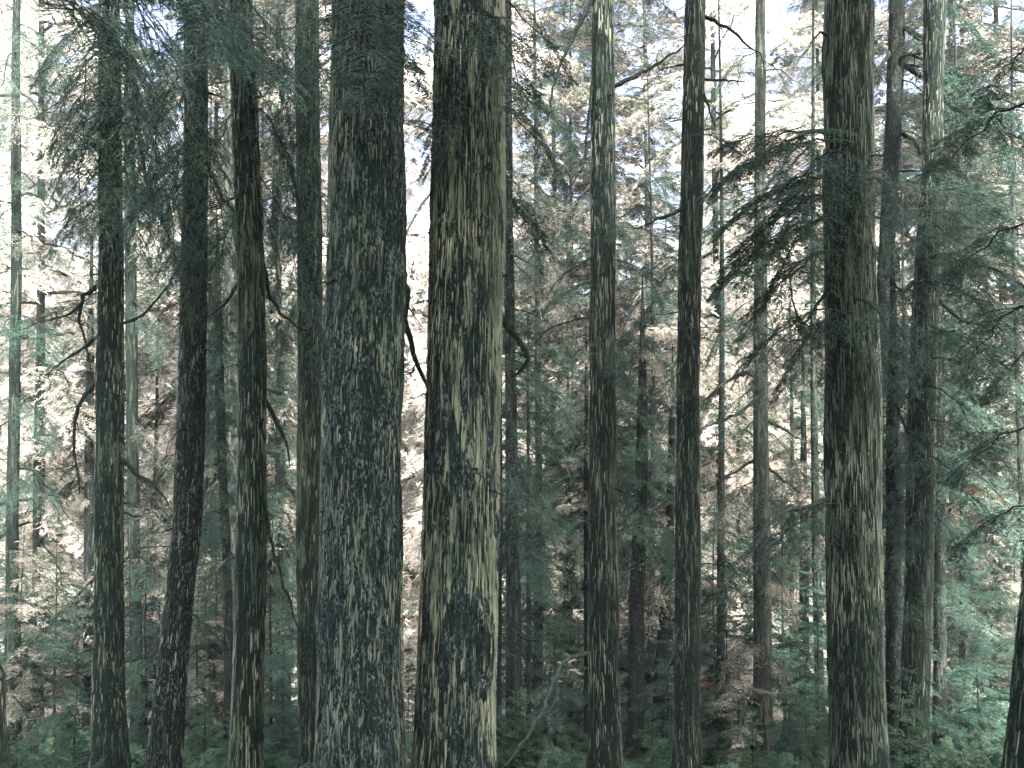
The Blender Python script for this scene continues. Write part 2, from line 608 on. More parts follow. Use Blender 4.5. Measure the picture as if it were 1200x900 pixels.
def lichen_geo(cx, rad, base, z_lo, z_hi, n, seed, wid=(.008, .025), ln=(.10, .45), off=.012, th_c=None, scar=None):
    """ribbons of lichen and loose bark hanging down the stem"""
    rs = np.random.RandomState(seed)
    th = rs.uniform(PI * .95, 2.05 * PI, n)           # the side of the stem that can be seen, and round its edges
    if th_c is not None:
        k = rs.rand(n) < .4
        th = np.where(k, rs.normal(th_c, .32, n), th)
    z0 = z_lo + (z_hi - z_lo) * rs.rand(n)
    # clustering
    keep = vnoise(th / (2 * PI) * 18, z0 / .45, 18, seed + 9) + rs.uniform(-.38, .38, n) > .46
    if scar:
        dth = (th / (2 * PI) - scar[0] + .5) % 1.0 - .5
        keep &= ((dth * 2 * PI * .45 / scar[2]) ** 2 + ((z0 - scar[1] - .1) / (scar[3] + .1)) ** 2) > 1.1
    th, z0 = th[keep], z0[keep]
    n = len(th)
    L = rs.uniform(*ln, n) * rs.uniform(.5, 1, n)
    w = rs.uniform(*wid, n)
    m = 7
    s = np.linspace(0, 1, m)
    prof = np.array([.25, .8, 1, .95, .75, .5, .12])
    lift = np.array([.4, .9, 1, 1, 1.2, 1.6, 2.2]) * off
    Z = z0[:, None] - L[:, None] * s
    r = rad(Z)
    wob = (rs.normal(0, .25, (n, m)).cumsum(1)) * w[:, None] * .5
    Vs = []
    for a, up in ((-1, 0), (0, .5), (1, 0)):
        dth = (a * w[:, None] * prof[None] * .5 + wob) / np.maximum(r, .02)
        rr = r + lift[None] + up * w[:, None] * prof[None]
        T = th[:, None] + dth
        Vs.append(np.stack([cx(Z) - base[0] + rr * np.cos(T), rr * np.sin(T), Z - base[2]], -1))
    V = np.stack(Vs, 2)                                # n, m, 3, 3
    i = np.arange(n)[:, None, None] * m * 3
    j = np.arange(m - 1)[None, :, None] * 3
    k = np.arange(2)[None, None]
    a = i + j + k
    Q = np.stack([a, a + 1, a + 4, a + 3], -1).reshape(-1, 4)
    g = Geo()
    g.add(V.reshape(-1, 3), Q)
    return g


def dead_branch_geo(pts, r0, seed, twigs=6, tl=.5, down=.6):
    """pts local polyline; adds bare twigs"""
    rs = np.random.RandomState(seed)
    pts = np.asarray(pts, float)
    d = np.concatenate([[0], np.cumsum(np.linalg.norm(np.diff(pts, axis=0), axis=1))])
    n = max(10, int(d[-1] / .12))
    t = np.linspace(0, d[-1], n)
    P = np.stack([np.interp(t, d, pts[:, k]) for k in range(3)], -1)
    P[1:-1] = (P[:-2] + 2 * P[1:-1] + P[2:]) / 4
    P[2:] += rs.normal(0, .012, (n - 2, 3))
    g = Geo()
    rad = r0 * (1 - .75 * np.linspace(0, 1, n) ** 1.3) * rs.uniform(.9, 1.12, n)
    V, Q = tubes(P[None], rad[None], 7)
    g.add(V, Q)
    if twigs:
        i = rs.randint(max(1, n // 6), n, twigs)
        O = P[i]
        D = norm(rs.normal(0, 1, (twigs, 3)) + np.array([0, 0, -down]))
        L = tl * rs.uniform(.3, 1.1, twigs)
        m = 7
        s = np.linspace(0, 1, m)
        PP = O[:, None] + D[:, None] * (L[:, None] * s)[..., None]
        PP += np.cumsum(rs.normal(0, .03, (twigs, m, 3)), 1) * (L[:, None, None])
        PP[:, 0] = O
        PP[..., 2] -= .35 * down * (L[:, None] * s ** 2)
        V, Q = tubes(PP, np.maximum(r0 * .28 * (1 - .8 * s)[None] * np.ones((twigs, 1)), .003), 4)
        g.add(V, Q)
        k = twigs * 2
        i = rs.randint(0, twigs, k)
        j = rs.randint(2, m, k)
        O = PP[i, j]
        D = norm(D[i] + rs.normal(0, .8, (k, 3)))
        L2 = L[i] * rs.uniform(.25, .6, k)
        s = np.linspace(0, 1, 4)
        P3 = O[:, None] + D[:, None] * (L2[:, None] * s)[..., None]
        P3[..., 2] -= .2 * L2[:, None] * s ** 2
        V, Q = tubes(P3, np.full((k, 4), .0028) * (1.2 - s), 3)
        g.add(V, Q)
    return g


# coarse high crowns used above the frame (real boughs, larger needles)
T_HIGH = coarse_tmpl(100, 3, 3.0, sides=10, twigs=5, needles=6, nl=.20, nw=.06, droop=.35, rise=.15, wood_r=.035)
HIGH = []
for k in range(3):
    g = crown_geo(200 + k, T_HIGH, 0, 22, 2.6, .5, 44)
    HIGH.append(g.mesh('crown', [M['wood'], M['needle']], False))
SHADE_CROWNS = [crown_geo(260 + k, coarse_tmpl(110 + k, 2, 3.0, sides=10, twigs=6, needles=7, nl=.26, nw=.10, droop=.35, rise=.15, wood_r=.035), 0, 22, 3.4, .8, 80).mesh('crown', [M['wood'], M['needle']], False) for k in range(2)]  # extra-dense crowns that block the sun, for the added unseen trees
# middle-distance boughs (each placed on its own)
MID_BOUGH = []
for k in range(6):
    hang = [.1, .3, .6, .9, .2, .5][k]
    g = bough(300 + k, L=2.6, sides=17, twigs=11, needles=14, nl=.055, nw=.013, droop=[.4, .5, .65, .8, .3, .5][k], rise=.2,
              hang=hang * .6, wood_r=.022, spread=.42, start=.24)
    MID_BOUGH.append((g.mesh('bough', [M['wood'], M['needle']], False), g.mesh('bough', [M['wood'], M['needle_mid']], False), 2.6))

TREES = {}
SHORT = []
GROUP_MAIN = 'tall conifer trunks standing in the foreground'


def add_bough(t, loc_local, az, L, kind=0, tilt=0.0, pale=False, mat=None):
    me, mp, L0 = MID_BOUGH[kind % len(MID_BOUGH)]
    if mat is not None:
        me = me.copy()
        me.materials[1] = mat
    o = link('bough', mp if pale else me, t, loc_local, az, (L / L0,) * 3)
    o.rotation_euler = (0, -tilt, az)
    return o


def tree(key, label, rows, Y, height, bark, seed, rad_seg=40, dz=.08, amp=.01, cell=.05,
         lichen=0, lmat='lichen', crown_z=9, lwid=(.008, .025), lln=(.1, .45), group=GROUP_MAIN, high=True, th_c=None, name='conifer_tree', off=.012,
         crown_scale=1.0, scar=None, top=None):
    g, base, cx, rad, zb, zt = trunk_geo(rows, Y, height, seed, rad_seg, dz, amp, cell, scar)
    t = thing(name, label, 'tree', tuple(base), group)
    link('trunk', g.mesh('trunk', [M[bark]]), t)
    if lichen:
        zlo = zb + .3
        zhi = min(CAMZ + .52 * Y, zt - .05)
        lg = lichen_geo(cx, rad, base, zlo, zhi, lichen, seed + 40, lwid, lln, off, th_c, scar)
        o = link('bark_lichen', lg.mesh('bark_lichen', [M[lmat]], False), t)
        o['kind'] = 'stuff'
    if high and height > 21:
        zc = max(CAMZ + crown_z * Y / 12, zb + 5)
        H = zt - zc
        sc = H / 23
        o = link('crown', HIGH[seed % 3], t, (float(cx(zc)) - base[0], 0, zc - zb), seed * 1.7, (crown_scale * .9, crown_scale * .9, sc))
    if not high or height < 21:
        SHORT.append(key)
    TREES[key] = dict(t=t, base=base, cx=cx, rad=rad, zb=zb, zt=zt, Y=Y)
    return t


def dead(key, pix, w, seed, twigs=6, tl=.5, mat='wood', dY=0.0, label=None, down=.6):
    """dead branch measured in the photo: pixels with depth running off the stem's own depth"""
    T = TREES[key]
    Y = T['Y']
    n = len(pix)
    P = []
    for i, p in enumerate(pix):
        q, s = unproj(p[0], p[1], Y + dY * i / max(1, n - 1))
        P.append(q - T['base'])
    g = dead_branch_geo(P, w / 2 / F * Y, seed, twigs, tl, down)
    o = link('dead_branch', g.mesh('dead_branch', [M[mat]]), T['t'])
    if label:
        o['label'] = label
    return o


def bough_at(key, px_end, py_end, px_y0, L=None, dY=-.6, kind=0, pale=False, mat=None):
    """a leafy bough from the stem at row px_y0 reaching towards the pixel (px_end, py_end)"""
    T = TREES[key]
    Y = T['Y']
    z = unproj(600, px_y0, Y)[0][2]
    o = np.array([float(T['cx'](z)), Y, z])
    e, _ = unproj(px_end, py_end, Y + dY)
    d = e - o
    Ln = float(np.linalg.norm(d))
    az = math.atan2(d[1], d[0])
    kk = kind % 6
    dr = [.4, .5, .65, .8, .3, .5][kk] - .2
    tilt = math.asin(max(-1, min(1, d[2] / Ln))) + math.atan(dr) * .8
    return add_bough(T['t'], tuple(o - T['base']), az, Ln, kind, tilt, pale, mat)


# ------------------------------------------------------------------ the trees that can be told apart
tree('A', 'very thick grey-green trunk, the left of the two thickest', [(0, 392, 472), (150, 388, 472), (300, 385, 472), (450, 380, 470), (600, 377, 469), (900, 373, 472)],
     11.5, 36, 'bark_thick', 11, 170, .024, .016, .050, lichen=6500, lmat='lichen_grey', lwid=(.008, .022), lln=(.08, .34), off=.010, th_c=PI * 1.03, crown_z=10.8)
tree('B', 'very thick leaning trunk hung with pale yellow-green ribbons of lichen', [(0, 512, 590), (150, 509, 590), (300, 505, 590), (450, 502, 585), (600, 497, 583), (750, 492, 581), (900, 487, 576)],
     12.0, 38, 'bark_shaggy', 23, 170, .024, .020, .060, lichen=7500, lwid=(.007, .022), lln=(.12, .6), th_c=1.90 * PI, off=.014, crown_z=10.8, scar=(.868, unproj(565, 752, 12)[0][2], .13, .42, .14))
tree('C', 'thick dark trunk right of centre with streaky green-grey bark', [(0, 967, 1020), (300, 967, 1022), (450, 968, 1030), (600, 970, 1030), (750, 973, 1032), (900, 976, 1036)],
     15.0, 38, 'bark_moss', 31, 120, .032, .018, .06, lichen=5200, lmat='lichen_grey', lwid=(.007, .019), lln=(.15, .6), crown_z=10.8)
tree('D', 'straight slim trunk with finely ribbed bark, right of the shaggy leaning trunk', [(0, 694, 719), (300, 692, 721), (600, 690, 722), (750, 690, 724), (900, 692, 727)],
     17.0, 36, 'bark_ribbed', 41, 72, .05, .010, .04, lichen=1500, lmat='lichen_grey', lwid=(.009, .024), lln=(.15, .55))
tree('E', 'straight slim dark trunk tilting right towards its top, right of the finely ribbed one', [(0, 804, 826), (300, 796, 822), (450, 793, 819), (600, 792, 820), (900, 790, 820)],
     16.0, 34, 'bark_ribbed', 52, 64, .05, .009, .04, lichen=1300, lmat='lichen_grey', lwid=(.006, .016), lln=(.12, .4))
tree('G', 'slender dark speckled trunk bending left at its foot', [(0, 217, 240), (100, 217, 243), (300, 214, 242), (450, 210, 241), (600, 205, 236), (750, 190, 222), (900, 174, 210)],
     13.0, 32, 'bark_dark', 61, 72, .04, .012, .045, lichen=1500, lmat='lichen_grey', lwid=(.006, .016), lln=(.08, .3), th_c=PI * 1.02)
tree('H', 'slender mossy trunk with green ribbed bark, between speckled trunk and thickest pair', [(0, 268, 294), (100, 272, 300), (300, 279, 308), (450, 281, 311), (600, 279, 312), (750, 276, 309), (900, 271, 306)],
     12.2, 32, 'bark_moss', 73, 72, .04, .012, .045, lichen=1700, lmat='lichen_grey', lwid=(.006, .018), lln=(.12, .45), th_c=PI * 1.05)
tree('K', 'straight grey-green trunk with smooth even bark, left of the speckled bending trunk', [(0, 117, 139), (300, 116, 143), (600, 112, 144), (900, 110, 146)],
     16.0, 34, 'bark_moss', 81, 64, .05, .007, .035, lichen=1500, lmat='lichen_grey', lwid=(.008, .020), lln=(.08, .3))
tree('L', 'dim trunk half hidden behind foliage, just left of the thickest pair', [(0, 346, 372), (300, 349, 377), (450, 350, 377), (650, 347, 375), (900, 352, 374)],
     18.0, 34, 'bark_moss', 93, 48, .06, .01, .05, lichen=500, lmat='lichen', lwid=(.006, .018))
tree('N', 'leaning ribbed trunk with pale left edge, right of the thick dark trunk', [(0, 1084, 1108), (100, 1083, 1105), (200, 1080, 1103), (350, 1070, 1098), (500, 1065, 1095), (650, 1062, 1092), (900, 1055, 1087)],
     19.0, 36, 'bark_ribbed', 101, 60, .05, .010, .045, lichen=1300, lmat='lichen_grey', lwid=(.008, .02), th_c=PI * 1.03)
tree('O', 'dark trunk slanting out from behind the thick right trunk, with arching limbs', [(0, 1043, 1060), (100, 1040, 1058), (250, 1033, 1050), (450, 1019, 1039), (700, 1002, 1024), (900, 995, 1018)],
     21.0, 34, 'bark_dark', 111, 44, .07, .010, .05)
tree('P', 'narrow dark trunk close on the right of the thick dark trunk', [(450, 1040, 1054), (700, 1038, 1055), (900, 1039, 1056)],
     20.0, 12, 'bark_dark', 121, 40, .07, .010, .05, crown_z=2.2, high=False)
tree('Q', 'thin dark straight trunk right of the ribbed leaning trunk', [(430, 1096, 1106), (650, 1095, 1108), (900, 1094, 1109)],
     24.0, 17, 'bark_dark', 131, 36, .08, .008, .05, high=False)
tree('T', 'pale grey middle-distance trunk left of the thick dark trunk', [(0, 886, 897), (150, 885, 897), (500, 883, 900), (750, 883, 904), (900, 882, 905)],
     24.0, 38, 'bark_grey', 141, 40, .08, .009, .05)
tree('U', 'thin trunk right behind the shaggy leaning trunk', [(0, 588, 599), (250, 590, 601), (550, 593, 607), (750, 593, 610), (900, 593, 611)],
     22.0, 36, 'bark_dark', 151, 40, .07, .009, .05)
tree('V', 'thin dark trunk midway between the two straight slim trunks', [(470, 747, 759), (560, 745, 759), (700, 738, 755), (900, 736, 755)],
     24.0, 13, 'bark_dark', 161, 36, .08, .008, .05)
tree('W', 'thin dark slanting stem hard against the slim trunk left side of it', [(520, 783, 792), (620, 780, 790), (750, 770, 783), (900, 760, 774)],
     26.0, 12, 'bark_dark', 171, 32, .09, .008, .05)
tree('X', 'thin grey trunk near the left edge, lowest part dark', [(100, 14, 23), (300, 14, 25), (600, 8, 21), (900, 5, 21)],
     26.0, 36, 'bark_ribbed', 181, 36, .09, .008, .05)
tree('Y', 'thin grey trunk just right of the smooth grey-green trunk', [(100, 146, 157), (350, 147, 160), (600, 150, 163), (800, 153, 167)],
     30.0, 38, 'bark_ribbed', 191, 32, .1, .008, .05)
tree('Z', 'thin dark trunk just left of the smooth grey-green trunk', [(400, 102, 110), (500, 100, 110), (820, 98, 110)],
     32.0, 19, 'bark_dark', 201, 32, .1, .008, .05)
tree('a', 'thin dark crooked stem close to the left of the mossy trunk', [(380, 250, 260), (500, 253, 264), (700, 263, 272), (900, 262, 273)],
     22.0, 14, 'bark_dark', 211, 32, .09, .008, .05)
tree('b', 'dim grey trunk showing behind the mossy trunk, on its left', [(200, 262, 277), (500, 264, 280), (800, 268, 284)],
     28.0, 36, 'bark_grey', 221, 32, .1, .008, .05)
tree('c', 'thin dark stem in the gap between the mossy trunk and the half-hidden trunk', [(420, 324, 332), (550, 326, 335), (900, 333, 343)],
     30.0, 18, 'bark_dark', 231, 32, .1, .008, .05)
tree('d', 'pole-thin stem in the gap right of the shaggy leaning trunk', [(560, 617, 621), (700, 617, 622), (900, 616, 623)],
     24.0, 13, 'bark_dark', 241, 20, .1, .004, .05, high=False)
tree('e', 'dark stem hugging the left side of the ribbed slim trunk', [(560, 684, 692), (650, 684, 694), (900, 685, 696)],
     26.0, 13, 'bark_dark', 251, 28, .1, .008, .05)
tree('f', 'thin dark trunk left of the thick dark trunk, in its shade', [(560, 938, 946), (700, 937, 948), (900, 936, 948)],
     30.0, 15, 'bark_dark', 261, 28, .1, .008, .05)
tree('g', 'thin dark stem low on the right near the mossy edge trunk', [(560, 1164, 1172), (750, 1162, 1173), (900, 1160, 1172)],
     32.0, 15, 'bark_dark', 271, 28, .1, .008, .05)
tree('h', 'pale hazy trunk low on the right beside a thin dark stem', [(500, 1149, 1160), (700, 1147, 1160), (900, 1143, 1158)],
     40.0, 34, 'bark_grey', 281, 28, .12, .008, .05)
tree('i', 'mossy trunk leaning out of the picture at the bottom right corner', [(650, 1204, 1244), (750, 1193, 1236), (900, 1180, 1226)],
     10.5, 30, 'bark_moss', 291, 72, .05, .012, .05, lichen=500, lmat='lichen', lwid=(.008, .02), crown_z=9)
tree('j', 'short pale mossy stub of a snag at the bottom left corner', [(790, -9, 4), (830, -11, 5), (900, -9, 8)],
     14.0, 2.1, 'bark_grey', 301, 40, .05, .012, .05, lichen=60, lmat='lichen', lwid=(.008, .02), high=False)
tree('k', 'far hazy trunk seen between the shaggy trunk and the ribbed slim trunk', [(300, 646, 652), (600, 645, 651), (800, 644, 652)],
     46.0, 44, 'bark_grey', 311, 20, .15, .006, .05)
tree('l', 'slender stem just behind the right side of the shaggy trunk foot', [(600, 583, 589), (700, 580, 588), (900, 578, 587)],
     25.0, 12, 'bark_dark', 321, 24, .1, .006, .05)
tree('m', 'thin dark stem in the gap just left of the finely ribbed slim trunk', [(560, 668, 674), (700, 667, 674), (900, 666, 674)],
     34.0, 16, 'bark_dark', 331, 24, .1, .006, .05)

# bare branches read off the photograph
dead('A', [(462, 300), (471, 318), (477, 345), (474, 375), (483, 410), (492, 432), (503, 458), (512, 482)], 10, 1, 3, .35, dY=.9, label='thick dark bare branch hanging between the two thickest trunks')
dead('B', [(583, 365), (600, 388), (614, 408), (622, 421), (612, 437), (597, 441)], 10, 2, 5, .5, dY=.3)
dead('D', [(694, 764), (662, 772), (648, 798), (637, 830), (621, 860), (588, 902)], 5, 3, 5, .5, 'wood_grey', dY=-1.0, label='pale grey crooked branch drooping to the bottom edge')
dead('D', [(652, 788), (655, 815), (640, 835)], 4, 203, 4, .3, 'wood_grey', dY=-.4)
dead('D', [(637, 830), (622, 838), (612, 842)], 3, 204, 3, .2, 'wood_grey', dY=-.2)
dead('D', [(706, 105), (740, 92), (770, 75), (808, 50)], 6, 4, 5, .5, dY=.5)
dead('D', [(700, -10), (668, 50), (650, 90), (642, 140)], 6, 5, 7, .6, dY=-.4)
dead('D', [(700, 60), (690, 130), (686, 190), (672, 215)], 5, 6, 7, .6, dY=-.5)
dead('D', [(696, 300), (660, 320), (640, 350)], 4, 7, 6, .5, dY=-.5)
dead('K', [(118, 333), (98, 345), (91, 365), (60, 376)], 6, 8, 14, .55, dY=-.3)
dead('K', [(98, 345), (92, 372), (99, 400), (108, 440)], 4, 9, 14, .5, dY=-.3)
dead('K', [(116, 393), (80, 420), (48, 442)], 4, 10, 12, .5, dY=-.2)
dead('K', [(116, 440), (99, 465), (89, 482), (86, 520), (94, 580)], 5, 11, 20, .6, dY=-.2)
dead('K', [(140, 535), (165, 560), (180, 568), (200, 592)], 6, 12, 7, .5, dY=-.2)
dead('K', [(140, 380), (165, 372), (190, 345), (215, 300)], 4, 13, 4, .4, dY=.3)
dead('H', [(305, 300), (316, 345), (330, 372), (350, 382), (366, 396)], 6, 14, 4, .4, dY=.4)
dead('H', [(308, 465), (322, 488), (334, 515), (340, 545)], 6, 15, 6, .4, dY=.2)
dead('H', [(306, 560), (318, 640), (334, 690), (350, 735), (353, 765)], 5, 16, 3, .3, dY=.1)
dead('H', [(280, 330), (262, 360), (240, 372)], 5, 17, 4, .3, dY=-.4)
dead('G', [(236, 180), (262, 235), (283, 260)], 6, 18, 5, .4, dY=-.4)
dead('K', [(135, 70), (160, 100), (163, 160), (172, 215), (185, 245)], 8, 19, 10, .6, dY=-1.0)
dead('K', [(163, 140), (150, 180), (125, 205)], 5, 20, 7, .5, dY=-1.0)
dead('E', [(822, 18), (850, 30), (872, 50), (892, 62)], 5, 21, 6, .5, dY=-.4)
dead('E', [(820, 100), (832, 130), (838, 155)], 4, 22, 4, .4, dY=-.4)
dead('E', [(815, 92), (850, 94), (872, 96)], 4, 23, 5, .4, dY=-.4)
dead('E', [(800, 245), (775, 255), (745, 268)], 5, 24, 5, .4, dY=-.4)
dead('T', [(890, 432), (862, 440), (838, 458), (822, 472)], 5, 25, 5, .6, dY=-.5)
dead('T', [(887, 468), (860, 488), (822, 502)], 5, 26, 5, .6, dY=-.4)
dead('T', [(896, 492), (920, 504), (935, 514)], 5, 27, 6, .7, dY=-.4)
dead('T', [(896, 545), (915, 560), (938, 578)], 4, 28, 6, .7, dY=-.4)
dead('T', [(885, 538), (860, 555), (838, 566)], 4, 29, 5, .5, dY=-.4)
dead('T', [(885, 810), (872, 840), (862, 880)], 4, 30, 6, .6, dY=-.4)
dead('C', [(975, 583), (945, 595), (920, 597), (902, 612), (885, 640)], 7, 31, 6, .5, 'wood_grey', dY=-.6)
dead('C', [(972, 394), (950, 396), (925, 400)], 5, 32, 4, .4, 'wood_grey', dY=-.4)
dead('C', [(972, 335), (940, 385), (928, 350), (926, 320)], 4, 33, 4, .4, dY=-.8)
dead('C', [(972, 45), (962, 35), (950, 52)], 4, 34, 4, .4, dY=-.4)
dead('O', [(1050, 25), (1080, 45), (1105, 75), (1135, 95), (1200, 128)], 8, 35, 9, .8, dY=-1.2)
dead('O', [(1050, 70), (1090, 95), (1118, 128), (1160, 150), (1205, 165)], 7, 36, 9, .8, dY=-1.4)
dead('O', [(1046, 150), (1072, 165), (1082, 190), (1090, 205)], 6, 37, 5, .5, dY=-.6)
dead('O', [(1044, 60), (1030, 82), (1022, 98)], 6, 38, 4, .5, dY=-.2)
dead('O', [(1044, 75), (1062, 65), (1088, 62)], 5, 39, 4, .5, dY=-.6)
dead('N', [(1070, 330), (1056, 345), (1040, 318)], 5, 40, 4, .5, dY=-.5)
dead('N', [(1072, 520), (1052, 480), (1040, 450)], 5, 41, 4, .5, dY=-.5)
dead('N', [(1098, 350), (1125, 375), (1160, 383), (1180, 382)], 6, 42, 6, .6, dY=-.5)
dead('g', [(1168, 755), (1158, 745), (1150, 748), (1200, 740)], 5, 43, 5, .6, 'wood_grey', dY=-.5)
dead('U', [(600, 235), (612, 255), (628, 268)], 6, 44, 5, .5, dY=-.4)
dead('U', [(600, 540), (620, 555), (640, 570)], 5, 45, 5, .5, dY=-.3)
dead('U', [(605, 740), (615, 748), (632, 752)], 6, 46, 3, .3, dY=-.3)
dead('W', [(782, 620), (774, 650), (745, 656), (728, 658)], 6, 47, 6, .6, 'wood_grey', dY=-.8)
dead('W', [(775, 690), (792, 730), (800, 760)], 5, 48, 5, .6, dY=-.8)
dead('H', [(276, 650), (256, 665), (228, 690)], 4, 49, 6, .4, 'wood_grey', dY=-.4)
dead('A', [(460, 55), (468, 65), (452, 90), (446, 98)], 3, 50, 3, .3, 'wood_grey', dY=-1.2)
# more small dead twigs scattered on the slimmer stems
bk = 60
for key, n in (('T', 8), ('U', 8), ('V', 8), ('W', 6), ('X', 8), ('Y', 8), ('Z', 6), ('a', 6), ('b', 6), ('c', 6), ('d', 4), ('e', 6), ('f', 8), ('g', 8), ('h', 5), ('Q', 8), ('P', 5), ('N', 6), ('L', 6), ('k', 4), ('m', 6), ('l', 5), ('G', 4), ('D', 3), ('E', 4)):
    T = TREES[key]
    Y = T['Y']
    for k in range(int(n * 1.6)):
        rs = np.random.RandomState(bk)
        z = rs.uniform(max(T['zb'] + 1.0, CAMZ - .38 * Y), min(CAMZ + .45 * Y, T['zt'] - 1.5))
        az = rs.uniform(0, 2 * PI)
        L = rs.uniform(.5, 2.1)
        s = np.linspace(0, 1, 6)
        dr = rs.uniform(.0, .9)
        P = np.stack([float(T['cx'](z)) - T['base'][0] + np.cos(az) * L * s, np.sin(az) * L * s, z - T['zb'] + .12 * L * s - dr * L * s ** 2], -1)
        P[1:] += rs.normal(0, .03, (5, 3))
        g = dead_branch_geo(P, rs.uniform(.008, .02), bk, 12, .6, .5)
        link('dead_branch', g.mesh('dead_branch', [M['wood' if rs.rand() < .75 else 'wood_grey']]), T['t'])
        bk += 1

for key, n in (('A', 7), ('B', 7), ('C', 9), ('D', 6), ('E', 6), ('G', 6), ('H', 6), ('K', 6), ('N', 6)):
    T = TREES[key]
    for k in range(n):
        rs = np.random.RandomState(bk)
        z = rs.uniform(CAMZ - .3 * T['Y'], CAMZ + .42 * T['Y'])
        az = rs.uniform(PI * .9, PI * 2.1)
        rr = float(T['rad'](z))
        L = rs.uniform(.12, .5)
        q = np.linspace(-.06, L, 5)
        P = np.stack([float(T['cx'](z)) - T['base'][0] + np.cos(az) * (rr + q), np.sin(az) * (rr + q), z - T['zb'] - .3 * np.abs(q) + .1 * q ** 2], -1)
        g = dead_branch_geo(P, rs.uniform(.010, .026), bk, 2, .2, .5)
        link('branch_stub', g.mesh('branch_stub', [M['wood']]), T['t'])
        bk += 1

